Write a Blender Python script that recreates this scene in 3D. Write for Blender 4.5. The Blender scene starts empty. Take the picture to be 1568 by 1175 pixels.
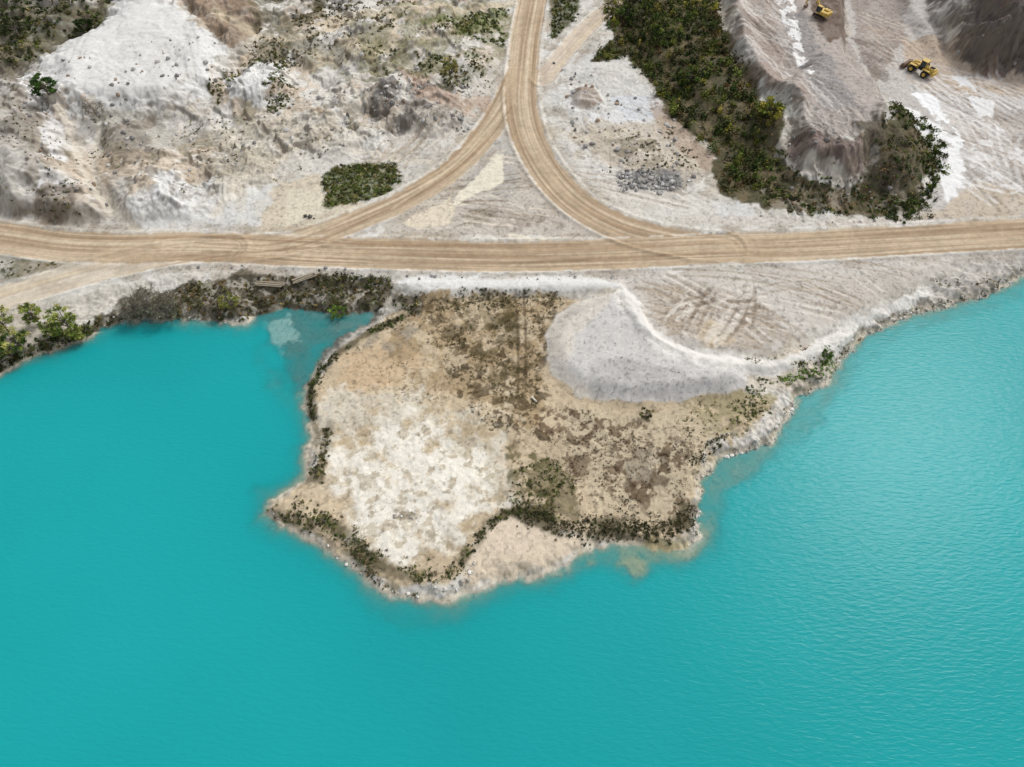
import bpy, math, numpy as np, bmesh
from mathutils import Vector, Matrix
rng=np.random.default_rng(7)
f32=np.float32
# ------------------------------------------------------------------ camera
H=120.0; PITCH=math.radians(55)
CP,SP=math.cos(PITCH),math.sin(PITCH)
def P(u,v,z=0.0):
    """place a surveyed point: ray through the drone's lens onto the level z"""
    xc=(u-784)/784*0.75; yc=(587.5-v)/784*0.75
    dx=xc; dy=CP+yc*SP; dz=-SP+yc*CP
    t=(z-H)/dz
    return (dx*t,dy*t)
def PP(pts,z=0.0): return np.array([P(u,v,z) for u,v in pts])
# ------------------------------------------------------------------ noise
TAB=rng.random((512,512)).astype(f32)
def vnoise(x,y,s=0):
    x=x+s*37.31; y=y+s*91.7
    xi=np.floor(x).astype(np.int32); yi=np.floor(y).astype(np.int32)
    fx=(x-xi).astype(f32); fy=(y-yi).astype(f32)
    fx=fx*fx*(3-2*fx); fy=fy*fy*(3-2*fy)
    a=TAB[xi&511,yi&511]; b=TAB[(xi+1)&511,yi&511]; c=TAB[xi&511,(yi+1)&511]; d=TAB[(xi+1)&511,(yi+1)&511]
    return (a*(1-fx)+b*fx)*(1-fy)+(c*(1-fx)+d*fx)*fy
def fbm(x,y,scale,oct=4,s=0,gain=0.5):
    t=0;a=1;n=0;f=1.0/scale
    for o in range(oct):
        ca,sa=math.cos(o*0.7+s),math.sin(o*0.7+s)
        t=t+a*vnoise((x*ca-y*sa)*f,(x*sa+y*ca)*f,s+o*3+1); n+=a; a*=gain; f*=2.03
    return t/n
def ridged(x,y,scale,oct=4,s=0,gain=0.55):
    t=0;a=1;n=0;f=1.0/scale
    for o in range(oct):
        ca,sa=math.cos(o*0.9+s),math.sin(o*0.9+s)
        v=vnoise((x*ca-y*sa)*f,(x*sa+y*ca)*f,s+o*3+1)
        t=t+a*(1-np.abs(2*v-1)); n+=a; a*=gain; f*=2.07
    return t/n
def ss(a,b,x):
    t=np.clip((x-a)/(b-a),0,1); return t*t*(3-2*t)
# ------------------------------------------------------------------ grid
def axis(segs):
    out=[]
    for a,b,d in segs:
        n=max(1,int(round((b-a)/d))); out.append(np.linspace(a,b,n,endpoint=False))
    out.append([segs[-1][1]]); return np.concatenate(out)
gx=axis([(-3500,-700,400),(-700,-260,60),(-260,-190,5),(-190,-95,0.34),(-95,95,0.2),(95,190,0.34),(190,260,5),(260,700,60),(700,3500,400)])
gy=axis([(-700,-60,80),(-60,28,4),(28,60,0.22),(60,125,0.2),(125,190,0.26),(190,268,0.36),(268,330,5),(330,700,60),(700,4500,400)])
NX,NY=len(gx),len(gy)
X,Y=np.meshgrid(gx.astype(f32),gy.astype(f32))
print("grid",NX,NY)
def window(pts,m):
    x0,y0=pts.min(0)-m; x1,y1=pts.max(0)+m
    i0,i1=np.searchsorted(gx,x0),np.searchsorted(gx,x1); j0,j1=np.searchsorted(gy,y0),np.searchsorted(gy,y1)
    return (slice(max(j0-1,0),j1+1),slice(max(i0-1,0),i1+1))
def sdpoly(x,y,pts):
    d=np.full(x.shape,1e12,f32); ins=np.zeros(x.shape,bool); n=len(pts)
    for i in range(n):
        ax,ay=map(float,pts[i]); bx,by=map(float,pts[(i+1)%n]); ex,ey=bx-ax,by-ay; L=ex*ex+ey*ey+1e-9
        wx=x-ax; wy=y-ay
        t=np.clip((wx*ex+wy*ey)/L,0,1)
        d=np.minimum(d,(wx-t*ex)**2+(wy-t*ey)**2)
        if ay!=by:
            c=((y>=min(ay,by))&(y<max(ay,by))); ins^=c&(x<ax+(y-ay)*ex/ey)
    return np.where(ins,1,-1)*np.sqrt(d)
def sdline(x,y,pts):
    """returns distance, signed lateral, along"""
    d=np.full(x.shape,1e12,f32); lat=np.zeros(x.shape,f32); al=np.zeros(x.shape,f32); s0=0.0
    for i in range(len(pts)-1):
        ax,ay=map(float,pts[i]); bx,by=map(float,pts[i+1]); ex,ey=bx-ax,by-ay; l=math.hypot(ex,ey)+1e-9
        wx=x-ax; wy=y-ay; t=np.clip((wx*ex+wy*ey)/(l*l),0,1)
        dd=(wx-t*ex)**2+(wy-t*ey)**2; m=dd<d
        d=np.where(m,dd,d); cr=np.sign(ex*wy-ey*wx)
        lat=np.where(m,cr*np.sqrt(dd),lat); al=np.where(m,s0+t*l,al); s0+=l
    return np.sqrt(d),lat,al
def smooth(pts,n=6):
    pts=np.asarray(pts,float); P0=np.vstack([2*pts[0]-pts[1],pts,2*pts[-1]-pts[-2]]); out=[]
    for i in range(1,len(P0)-2):
        a,b,c,d=P0[i-1],P0[i],P0[i+1],P0[i+2]
        for k in range(n):
            t=k/n; out.append(0.5*((2*b)+(-a+c)*t+(2*a-5*b+4*c-d)*t*t+(-a+3*b-3*c+d)*t**3))
    out.append(P0[-2]); return np.array(out)
# ------------------------------------------------------------------ shoreline
shore=[(-160,650),(-60,605),(0,575),(40,552),(90,535),(130,518),(155,502),(185,492),(235,490),(270,487),(330,492),(372,500),(392,480),(440,470),(520,478),(575,478),(560,496),(520,520),(490,548),(472,575),(464,600),(468,622),(478,645),(482,670),(472,700),(462,735),(440,750),(415,765),(408,785),(425,803),(455,815),(490,832),(520,850),(540,870),(565,895),(600,912),(640,922),(690,924),(720,905),(760,890),(820,882),(860,868),(890,842),(940,832),(985,838),(1020,842),(1050,838),(1072,820),(1068,795),(1070,770),(1074,740),(1088,718),(1115,700),(1140,688),(1165,680),(1180,686),(1192,658),(1215,625),(1235,600),(1270,585),(1278,560),(1300,535),(1320,515),(1360,500),(1400,480),(1450,467),(1510,457),(1535,437),(1568,420),(1640,395),(1750,370)]
sh=[tuple(p) for p in PP(shore,0)]
land=np.array([(-3500,20)]+sh+[(3500,180),(3500,4600),(-3500,4600)])
sd=sdpoly(X,Y,land)
nz1=fbm(X,Y,6,4,1)-0.5; nz2=fbm(X,Y,1.6,3,2)-0.5
sd=sd+nz1*2.6+nz2*1.9
# ------------------------------------------------------------------ heights
FAR=fbm(X,Y,11,4,14)
bank=np.where(sd>0,1.35*ss(-0.5,2.8,sd),np.where(sd>-4,sd*(0.14+0.26*FAR),-4*(0.14+0.26*FAR)+(sd+4)*0.35))
bank=np.maximum(bank,-5)
Z=bank.astype(f32)
Z+=ss(3,14,sd)*ss(92,116,Y)*1.7
LEV=3.0
def raise_poly(px,z,dh,wid,warp=1.5,ws=8,absolute=False,prof=1.0):
    pts=PP(px,z); w=window(pts,wid+4)
    s=sdpoly(X[w],Y[w],pts)+(fbm(X[w],Y[w],ws,4,5)-0.5)*2*warp+nz2[w]*warp*0.5
    m=ss(-wid*0.5,wid*0.5,s)**prof
    if absolute: Z[w]=Z[w]*(1-m)+dh*m
    else: Z[w]+=dh*m
    return w,m
northm=ss(3,12,Y-P(784,372,LEV)[1])*ss(0,6,sd)
wa=(fbm(X,Y,18,4,90)-0.5)*16; wb=(fbm(X,Y,5,3,91)-0.5)*3
def gullies(ang,sc,st,s):
    c,s_=math.cos(ang),math.sin(ang); a=(X*c+Y*s_)+wa+wb; b=(-X*s_+Y*c)+wa*0.5
    return ridged(a,b/st,sc,5,s,0.55)
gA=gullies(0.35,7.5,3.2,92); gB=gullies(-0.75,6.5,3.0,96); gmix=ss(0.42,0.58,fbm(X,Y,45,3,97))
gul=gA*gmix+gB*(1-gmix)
rg=ridged(X,Y,26,5,3); rg2=ridged(X+wb,Y,8,4,4); fb=fbm(X,Y,40,4,6)
roughz=PP([(-200,-60),(780,-60),(770,120),(700,190),(560,250),(470,250),(380,300),(330,345),(-200,350)],LEV)
rs=ss(-3,10,sdpoly(X,Y,roughz)+nz1*6)
roughr=PP([(835,60),(870,90),(1010,110),(1100,200),(1100,300),(1000,310),(860,250),(830,180)],LEV)
rr=ss(-3,6,sdpoly(X,Y,roughr)+nz1*4)
smoothw=PP([(60,95),(150,40),(210,0),(290,20),(345,80),(325,130),(250,155),(150,155),(90,140)],8)
sdw=sdpoly(X,Y,smoothw)
calm=1-0.8*ss(-3,5,sdw+nz1*5)
scf=fbm(X,Y,28,5,140,0.52); scf2=fbm(X,Y,20,5,150,0.52)
scarp=ss(0.49,0.525,scf)*1.2+ss(0.57,0.60,scf)*1.1+ss(0.5,0.53,scf2)*1.0
# quiet apron where chalk is washed smooth
apron=ss(0.46,0.58,fbm(X,Y,30,4,170)); quiet=1-0.55*apron
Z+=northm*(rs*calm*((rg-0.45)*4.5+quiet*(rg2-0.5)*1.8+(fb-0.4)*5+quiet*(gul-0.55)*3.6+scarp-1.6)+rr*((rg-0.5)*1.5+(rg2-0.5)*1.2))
raise_poly([(60,95),(150,30),(200,-20),(290,0),(345,60),(325,120),(250,150),(150,160),(90,150)],8,6.5,16,3)
raise_poly([(350,120),(395,95),(432,100),(435,130),(400,150),(360,150)],6,3,6,1.5)
raise_poly([(-100,120),(30,130),(90,200),(120,260),(60,290),(-100,270)],6,3.5,8,2.5)
raise_poly([(-100,250),(60,255),(140,290),(150,325),(100,335),(60,325),(-100,318)],5,4,4.5,1.5,5)
raise_poly([(160,190),(250,200),(300,290),(200,330),(150,280)],5,2.6,8,3)
raise_poly([(560,150),(620,120),(700,150),(720,180),(660,195),(590,185)],5,3.2,6,3)
raise_poly([(-60,-60),(170,-60),(150,20),(100,50),(0,90),(-60,90)],6,3,14,2)
raise_poly([(250,-40),(370,-40),(395,30),(350,72),(300,20)],6,2.5,5,1)
raise_poly([(1105,-60),(1130,60),(1165,120),(1215,165),(1222,200),(1235,240),(1300,248),(1335,215),(1352,180),(1335,125),(1300,70),(1290,-60)],9,5.0,4.5,1.2,6)
raise_poly([(1160,180),(1205,230),(1225,268),(1310,275),(1350,268),(1400,290),(1425,240),(1395,180),(1350,150),(1250,100)],6,3.5,7,1.8,7)
raise_poly([(1345,160),(1385,178),(1400,215),(1395,250),(1370,280),(1340,270),(1330,210)],6,2.5,5,1.5)
raise_poly([(1445,-60),(1440,20),(1470,60),(1510,84),(1600,95),(1750,95),(1750,-60)],8,9,7,2.5)
raise_poly([(1490,-60),(1500,10),(1540,45),(1750,60),(1750,-60)],14,6,5,2)
raise_poly([(1375,-60),(1395,20),(1440,70),(1440,-60)],6,2.5,6,1.5)
raise_poly([(940,-60),(1000,80),(1080,150),(1120,200),(1200,240),(1215,180),(1165,120),(1105,-60)],5,2.5,9,2)
raise_poly([(880,135),(910,135),(925,155),(905,165),(880,158)],4,1.6,3,0.7)
qz=PP([(1100,-60),(1160,120),(1190,200),(1205,300),(1420,320),(1440,220),(1340,130),(1300,-60)],6)
qm=ss(-2,5,sdpoly(X,Y,qz)); bz=PP([(1440,-60),(1450,50),(1520,95),(1750,110),(1750,-60)],8)
bm_=ss(-2,6,sdpoly(X,Y,bz))
qface=PP([(1190,195),(1340,190),(1420,200),(1430,280),(1390,330),(1180,330),(1150,290)],5); qf=ss(-2,4,sdpoly(X,Y,qface))
gR=gullies(0.05,4.5,3.5,99)
scb=fbm(X,Y,12,6,160,0.6)
Z+=qm*((ridged(X,Y,6,5,8)-0.5)*1.2)+qf*(gR-0.55)*2.4+bm_*((ridged(X,Y,7,5,9)-0.5)*3.5+(gR-0.55)*1.2+ss(0.42,0.44,scb)*1.8+ss(0.48,0.50,scb)*1.8+ss(0.55,0.57,scb)*1.8)
# berm south of road, storage lot and spoil pile
raise_poly([(600,430),(800,424),(950,430),(960,445),(800,447),(640,452)],3.5,1.3,3,0.6,4)
raise_poly([(955,430),(1000,415),(1300,405),(1450,400),(1400,440),(1300,490),(1240,520),(1190,545),(1080,540),(1000,520),(960,470)],3,3.1,7,0.8,6,True)
raise_poly([(842,515),(858,488),(885,468),(940,455),(975,490),(1010,528),(1070,552),(1130,560),(1140,580),(1110,592),(1050,600),(960,606),(895,592),(852,560)],3,2.3,6,0.5,6)
raise_poly([(870,480),(950,452),(975,500),(1060,552),(1190,562),(1270,535),(1330,500),(1320,492),(1190,548),(1080,540),(1000,512),(985,470),(955,440)],4,1.1,2.4,0.6,4)
isl=PP([(500,560),(640,470),(840,455),(860,600),(1100,650),(1080,780),(1040,810),(900,815),(780,790),(700,880),(600,880),(430,790),(500,700)],1.5)
im=ss(-3,5,sdpoly(X,Y,isl))
Z+=im*((fbm(X,Y,9,5,11)-0.45)*1.5+(fbm(X,Y,1.3,3,12)-0.5)*0.3)
shr=PP([(1060,760),(1120,640),(1270,540),(1330,490),(1420,440),(1520,395),(1700,360),(1700,420),(1540,450),(1330,520),(1280,590),(1190,680),(1080,760),(1075,840),(1050,830)],1)
sm=ss(-3,3,sdpoly(X,Y,shr))*ss(0,1.5,sd)
Z+=sm*((ridged(X,Y,3.5,5,13)-0.45)*1.9)
shl=PP([(-50,480),(150,440),(330,410),(600,430),(640,460),(600,490),(440,480),(300,500),(150,510),(-50,590)],1.5)
Z+=ss(-2,3,sdpoly(X,Y,shl))*ss(0,1.5,sd)*((ridged(X,Y,4.5,5,17)-0.45)*1.5)
def shelf(px,depth,soft=3.0):
    pts=PP(px,0); w=window(pts,soft*3)
    s=sdpoly(X[w],Y[w],pts)+(fbm(X[w],Y[w],7,5,15)-0.5)*9
    m=ss(-soft,soft,s); t=-depth*(0.4+1.2*fbm(X[w],Y[w],4,4,16))
    Z[w]=np.where(sd[w]<0.3,np.maximum(Z[w],Z[w]*(1-m)+t*m),Z[w])
shelf([(395,482),(440,470),(600,470),(560,500),(500,545),(470,590),(450,590),(430,560),(405,535),(385,510)],0.17,4)
shelf([(400,520),(440,560),(470,600),(470,650),(430,640),(400,600),(380,550)],0.6,5)
shelf([(865,868),(890,835),(1060,830),(1085,815),(1060,855),(1000,890),(940,896),(880,890)],0.12,2.5)
shelf([(560,905),(600,915),(720,912),(780,885),(870,880),(860,895),(740,925),(690,955),(620,965),(570,935)],0.45,3)
shelf([(1070,700),(1190,660),(1200,690),(1110,760),(1090,830),(1060,800)],0.34,3)
shelf([(395,750),(420,740),(445,810),(400,820)],0.45,3)
shelf([(1195,670),(1300,550),(1420,480),(1560,440),(1560,450),(1430,500),(1320,560),(1220,680)],0.5,2)
# --- roads
roads={
'main':([(-260,340),(-100,352),(0,364),(100,377),(200,380),(300,378),(400,382),(500,386),(600,389),(700,392),(800,393),(900,390),(1000,386),(1100,381),(1200,378),(1300,373),(1400,367),(1500,361),(1568,357),(1700,350),(1850,340)],5.0),
'west':([(380,382),(440,374),(500,356),(560,333),(620,306),(680,270),(728,225),(762,180),(783,140),(797,105)],3.7),
'north':([(822,-60),(815,0),(806,50),(800,110),(798,155),(806,200),(828,248),(860,290),(900,323),(960,352),(1040,371),(1110,379)],4.7),
'lower':([(-150,510),(-60,478),(0,458),(60,440),(130,420),(200,402),(270,388),(350,381)],4.0),
'spur':([(985,-50),(945,0),(900,42),(862,85),(832,122)],3.1)}
RM={}
roadall=np.zeros(X.shape,f32)
for k,(px,hw) in roads.items():
    pts=smooth(PP(px,LEV),5); w=window(pts,hw+8)
    d,lat,al=sdline(X[w],Y[w],pts)
    d2=d+(nz1[w]*1.6+nz2[w]*1.2)
    m=ss(hw+0.5,hw-0.3,d2); mz=ss(hw+6,hw+0.3,d)
    RM[k]=(w,m,lat,al,d,hw)
    Z[w]=Z[w]*(1-mz)+LEV*mz
    Z[w]+=0.45*np.exp(-((d-(hw+0.7))/0.6)**2)*(0.2+fbm(X[w],Y[w],5,3,21)) - 0.14*m*ss(0.45,0.8,vnoise(lat*1.1,al/40,22))
    roadall[w]=np.maximum(roadall[w],m)
rough_small=(fbm(X,Y,1.2,4,23,0.6)-0.5)
flatp=PP([(1340,120),(1480,100),(1750,120),(1750,330),(1400,338),(1440,230),(1400,185)],3); flm=ss(-2,2,sdpoly(X,Y,flatp))
spz=PP([(836,515),(852,484),(885,464),(940,448),(975,490),(1010,528),(1070,550),(1140,565),(1142,592),(1110,600),(1050,612),(960,618),(890,606),(845,575)],3); spm=ss(-1,1,sdpoly(X,Y,spz))
Z+=rough_small*0.32*ss(0,1.5,sd)*(1-0.9*roadall)*(1+rs*calm*quiet*1.4)*(1-0.7*flm)*(1-0.7*(1-calm))*(1-0.6*spm)

def hgt(x,y):
    x=np.asarray(x,float); y=np.asarray(y,float)
    i=np.clip(np.searchsorted(gx,x)-1,0,NX-2); j=np.clip(np.searchsorted(gy,y)-1,0,NY-2)
    fx=(x-gx[i])/(gx[i+1]-gx[i]); fy=(y-gy[j])/(gy[j+1]-gy[j])
    return (Z[j,i]*(1-fx)+Z[j,i+1]*fx)*(1-fy)+(Z[j+1,i]*(1-fx)+Z[j+1,i+1]*fx)*fy
def G(u,v):
    z=LEV if v<450 else 1.5
    for _ in range(10):
        x,y=P(u,v,z); z=0.5*z+0.5*float(max(0,hgt(x,y)))
    return x,y
def GG(px): return np.array([G(u,v) for u,v in px])
# ------------------------------------------------------------------ colours
def lin(c):
    c=np.array(c,float)/255.0
    return np.where(c<=0.04045,c/12.92,((c+0.055)/1.055)**2.4).astype(f32)
C=np.zeros(X.shape+(3,),f32)
E1=fbm(X,Y,1.9,4,130,0.6)-0.5; E2=fbm(X,Y,3.2,5,131,0.62)
VAR=np.clip(0.76+0.3*ss(0.38,0.58,E2),0,1)
def put(w,m,col,st=1.0):
    m=(m*st)[...,None]; C[w]=C[w]*(1-m)+lin(col)*m
ALL=(slice(None),slice(None))
def paint(px,col,soft=1.5,warp=2.0,ws=6,st=1.0,brk=None,oct=5,seed=30,solid=False):
    pts=GG(px); w=window(pts,soft+warp*2+2)
    s=sdpoly(X[w],Y[w],pts)+(fbm(X[w],Y[w],ws,oct,seed,0.58)-0.5)*2.6*warp+E1[w]*warp*1.3
    m=ss(-soft*0.6,soft*0.6,s)
    if brk:
        sc,th,k=brk; m=m*ss(th-k*0.7,th+k*0.7,fbm(X[w],Y[w],sc,5,seed+7,0.6))
    if not solid: m=m*VAR[w]
    put(w,m,col,st); return w,m
def stroke(px,wid,col,st=1.0,soft=0.5,warp=0.6,world=None,dz=0.0,brk=None,sm_=4):
    pts=smooth(GG(px) if world is None else world,sm_); w=window(pts,wid+soft+warp+1)
    if X[w].size==0: return
    d,lat,al=sdline(X[w],Y[w],pts)
    m=ss(wid+soft,wid-soft,d+E1[w]*2*warp)*VAR[w]
    if brk: m=m*ss(brk[1]-0.1,brk[1]+0.1,fbm(X[w],Y[w],brk[0],3,35))
    put(w,m,col,st)
    if dz: Z[w]+=dz*m
n1=fbm(X,Y,22,6,40); n2=fbm(X,Y,7,6,41,0.6); n3=fbm(X,Y,2.4,5,42,0.6); r1=ridged(X+wa,Y,14,6,43,0.6)
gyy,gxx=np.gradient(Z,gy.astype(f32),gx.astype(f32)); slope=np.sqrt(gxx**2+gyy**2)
put(ALL,np.ones(X.shape,f32),(200,196,188))
put(ALL,ss(0.42,0.62,n1),(205,192,170),0.5)
put(ALL,ss(0.5,0.6,n2),(164,157,147),0.45)
put(ALL,ss(0.60,0.72,r1),(221,219,213),0.75)
put(ALL,ss(0.56,0.64,n3),(140,131,116),0.35)
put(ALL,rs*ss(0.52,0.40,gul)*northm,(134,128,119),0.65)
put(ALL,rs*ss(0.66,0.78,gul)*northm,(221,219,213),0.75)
put(ALL,rs*apron*northm,(214,210,202),0.6)
put(ALL,rs*ss(0.57,0.7,rg2)*ss(0.47,0.6,fbm(X,Y,18,4,44)),(190,166,136),0.55)
put(ALL,rs*ss(0.55,0.61,fbm(X,Y,12,6,45,0.62))*northm,(118,112,86),0.6)
paint([(-60,110),(40,120),(90,180),(110,250),(60,330),(-60,330)],(158,151,143),3,3,st=0.6)
paint([(60,95),(150,40),(185,-10),(255,-10),(300,30),(355,75),(330,100),(325,150),(250,165),(150,165),(90,150),(48,140)],(222,221,218),2,4,st=0.97,solid=True)
paint([(120,60),(200,30),(290,80),(280,130),(200,120)],(207,204,199),1.5,4,st=0.6,brk=(9,0.48,0.06))
paint([(255,-30),(375,-30),(400,30),(350,75),(300,30)],(146,126,106),1,2,st=0.95)
paint([(345,125),(395,90),(435,95),(438,125),(405,160),(350,160)],(220,219,216),1,2,solid=True)
paint([(150,165),(330,150),(340,190),(250,230),(180,210)],(196,192,186),3,4,st=0.6)
paint([(30,110),(60,120),(110,250),(95,300),(60,300),(70,240)],(220,218,215),1,2,brk=(6,0.42,0.08),solid=True)
paint([(-60,260),(60,262),(120,285),(150,345),(95,350),(45,335),(-60,320)],(116,102,86),1.5,2,st=0.8,brk=(7,0.42,0.1))
paint([(-60,240),(40,250),(50,320),(0,330),(-60,320)],(204,200,192),1,2,st=0.8,brk=(5,0.45,0.06))
paint([(165,190),(230,180),(250,250),(220,300),(180,290)],(136,126,112),1.5,4,st=0.65,brk=(5,0.47,0.08))
paint([(200,300),(330,260),(370,330),(360,352),(210,352)],(213,212,209),2,4,st=0.85)
paint([(235,270),(280,260),(300,320),(255,325)],(222,221,218),1,2,solid=True)
paint([(300,200),(360,190),(380,240),(330,290),(300,260)],(132,123,102),1,3,st=0.6,brk=(4,0.5,0.06))
paint([(320,190),(420,170),(560,200),(500,250),(440,280),(370,320),(330,290)],(206,198,183),3,4,st=0.6)
paint([(390,300),(440,275),(490,265),(500,300),(540,310),(570,322),(520,345),(440,358),(395,345)],(206,194,173),1,2,st=0.9,solid=True)
paint([(440,290),(490,285),(500,318),(545,318),(500,345),(440,345)],(216,207,187),0.7,1.5,st=0.9,solid=True)
paint([(380,290),(420,280),(400,340),(375,350)],(212,212,210),1,2,st=0.8)
paint([(440,235),(620,225),(640,255),(560,320),(620,290),(500,262),(430,268)],(209,205,197),1.5,3,st=0.75)
paint([(620,130),(770,110),(765,150),(700,215),(610,230),(600,190)],(198,192,183),3,3,st=0.6)
paint([(555,140),(620,110),(715,145),(715,185),(600,200),(560,185)],(100,95,92),1.2,3,st=0.75,brk=(5,0.48,0.05))
paint([(600,120),(700,115),(770,160),(740,190),(640,150)],(186,158,137),1,3,st=0.7,brk=(6,0.48,0.05))
paint([(500,20),(640,10),(680,60),(560,80),(480,110)],(206,190,162),1.5,4,st=0.7,brk=(8,0.46,0.08))
paint([(390,-30),(480,-30),(500,30),(440,90),(380,110),(400,50)],(98,94,68),1.2,4,st=0.8,brk=(6,0.45,0.06))
paint([(540,30),(780,-10),(775,80),(690,110),(560,110)],(134,130,94),1.2,4,st=0.65,brk=(6,0.49,0.05))
paint([(640,30),(780,15),(775,70),(720,60),(650,48)],(112,120,70),1,3,st=0.75,brk=(5,0.44,0.06))
paint([(480,80),(760,70),(745,130),(690,140),(560,130)],(120,116,84),1.2,4,st=0.6,brk=(5,0.51,0.05))
paint([(-60,-60),(190,-60),(160,40),(100,62),(60,100),(-60,110)],(86,84,60),1.5,3,st=0.9)
paint([(-60,60),(40,95),(60,110),(-60,120)],(108,98,82),2,3,st=0.7)
paint([(60,0),(150,-10),(150,10),(60,15)],(200,196,188),1,1,st=0.8)
paint([(495,268),(540,250),(600,252),(612,270),(590,298),(540,308),(500,316)],(96,102,58),1,1.5,st=0.9)
# east of the northern road
paint([(838,80),(900,85),(960,95),(1000,130),(1020,160),(1000,200),(900,190),(850,160),(830,120)],(208,206,201),1.5,2,st=0.9)
paint([(870,150),(960,160),(1010,180),(980,205),(900,190)],(221,220,219),1,2,st=0.85,brk=(8,0.42,0.06),solid=True)
paint([(935,150),(1000,148),(1020,175),(960,190)],(204,208,212),0.8,1.5,st=0.8)
paint([(878,138),(912,138),(925,155),(905,165),(880,158)],(156,138,122),0.8,1,st=0.85)
paint([(900,185),(1020,180),(1095,230),(1090,260),(1000,270),(920,250)],(194,182,164),2,3,st=0.75)
paint([(940,210),(1010,215),(1000,250),(930,245)],(138,129,110),1,3,st=0.75,brk=(4,0.48,0.05))
paint([(1000,150),(1040,190),(1095,240),(1085,262),(1040,230),(1000,190)],(160,136,116),1,2,st=0.65)
paint([(945,265),(1040,262),(1045,290),(1010,300),(950,298)],(128,127,126),1,2,st=0.95)
paint([(840,235),(930,270),(1100,310),(1200,335),(1190,348),(1020,345),(930,320),(880,290)],(209,205,197),1.5,2,st=0.8)
paint([(1090,308),(1150,310),(1160,335),(1100,335)],(214,213,210),1,1,st=0.8)
paint([(1040,330),(1400,332),(1420,340),(1180,347),(1050,342)],(202,195,186),1,1,st=0.7)
BELT=[(905,95),(940,60),(925,25),(935,-30),(1095,-30),(1105,40),(1130,80),(1160,130),(1200,165),(1205,195),(1190,225),(1205,255),(1240,275),(1310,290),(1345,235),(1348,175),(1395,190),(1428,232),(1420,282),(1390,325),(1300,328),(1170,322),(1100,300),(1090,270),(1095,235),(1060,200),(1030,180),(1000,140),(985,110),(960,85)]
paint(BELT,(82,78,54),1,2,st=0.97,solid=True)
paint(BELT,(122,108,84),0.8,2,st=0.65,brk=(4,0.52,0.05))
paint([(845,-30),(905,-30),(875,35),(845,62)],(84,86,54),1,1.5,st=0.9)
# quarry tip
paint([(1105,-60),(1135,60),(1170,120),(1215,165),(1222,200),(1240,225),(1300,212),(1330,200),(1352,172),(1335,120),(1300,60),(1295,-60)],(176,167,160),1,1.5,solid=True)
paint([(1105,-60),(1160,-60),(1190,60),(1240,170),(1215,165),(1165,115),(1130,60)],(156,140,129),1,2,st=0.75,brk=(6,0.42,0.06))
paint([(1195,20),(1235,20),(1290,120),(1320,170),(1260,165),(1230,110)],(146,143,142),1,2,st=0.8)
paint([(1240,-30),(1290,-30),(1300,60),(1270,70),(1245,30)],(104,86,72),1,1.5,st=0.9)
paint([(1205,205),(1222,205),(1300,212),(1345,190),(1335,250),(1310,275),(1240,268),(1205,240)],(134,119,112),0.8,1.5,st=0.97,solid=True)
paint([(1205,205),(1300,210),(1345,190),(1330,255),(1240,262)],(98,85,78),0.7,2,st=0.75,brk=(3,0.48,0.05))
paint([(1310,190),(1350,185),(1385,200),(1395,250),(1350,290),(1320,280)],(88,82,66),1,2,st=0.85)
paint([(1212,247),(1310,268),(1306,278),(1225,270)],(210,202,192),0.6,1,st=0.95,solid=True)
paint([(1170,290),(1310,285),(1390,300),(1380,325),(1180,325)],(146,138,124),0.8,2,st=0.75,brk=(3,0.5,0.05))
# plain on the right
PLAIN=[(1340,140),(1300,60),(1290,-60),(1450,-60),(1440,30),(1480,70),(1750,110),(1750,330),(1400,338),(1430,290),(1435,225),(1400,185)]
paint(PLAIN,(194,189,184),1,1.5,st=0.95,solid=True)
paint([(1300,-60),(1380,-60),(1390,60),(1340,130),(1310,70)],(148,136,128),1.2,2,st=0.8)
paint([(1310,60),(1380,70),(1360,130),(1330,120)],(126,116,108),0.8,2,st=0.7,brk=(4,0.46,0.05))
paint([(1380,60),(1440,60),(1568,110),(1568,150),(1440,140),(1380,120)],(194,172,148),1.5,3,st=0.75)
paint([(1430,140),(1480,150),(1490,220),(1450,210)],(204,201,197),2,2,st=0.6)
paint([(1500,150),(1568,170),(1568,260),(1500,240)],(176,168,160),1,3,st=0.7,brk=(6,0.48,0.06))
paint([(1500,280),(1568,290),(1568,330),(1400,336)],(196,181,160),1.5,2,st=0.8)
paint([(1390,-60),(1470,-60),(1480,50),(1520,85),(1750,105),(1750,-60)],(106,99,96),1.2,3,st=0.97,solid=True)
paint([(1510,-20),(1600,-20),(1600,60),(1540,70)],(122,94,83),1.5,3,st=0.8,brk=(6,0.45,0.06))
paint([(1400,-20),(1560,-20),(1568,80),(1480,60)],(70,65,64),0.8,3,st=0.75,brk=(4,0.48,0.05))
paint([(1440,60),(1500,70),(1568,100),(1568,112),(1480,90)],(88,86,88),1,2,st=0.85,brk=(3,0.45,0.06))
# triangle
paint([(772,195),(790,215),(835,275),(900,345),(880,362),(600,358),(590,345),(660,310),(720,265)],(192,184,173),0.7,1,st=0.97,solid=True)
paint([(770,200),(785,225),(800,270),(780,300),(735,300),(700,300)],(174,171,165),0.8,1,st=0.7)
paint([(700,320),(800,320),(870,340),(860,352),(690,350)],(160,149,135),0.7,2,st=0.8,brk=(3,0.48,0.05))
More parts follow.
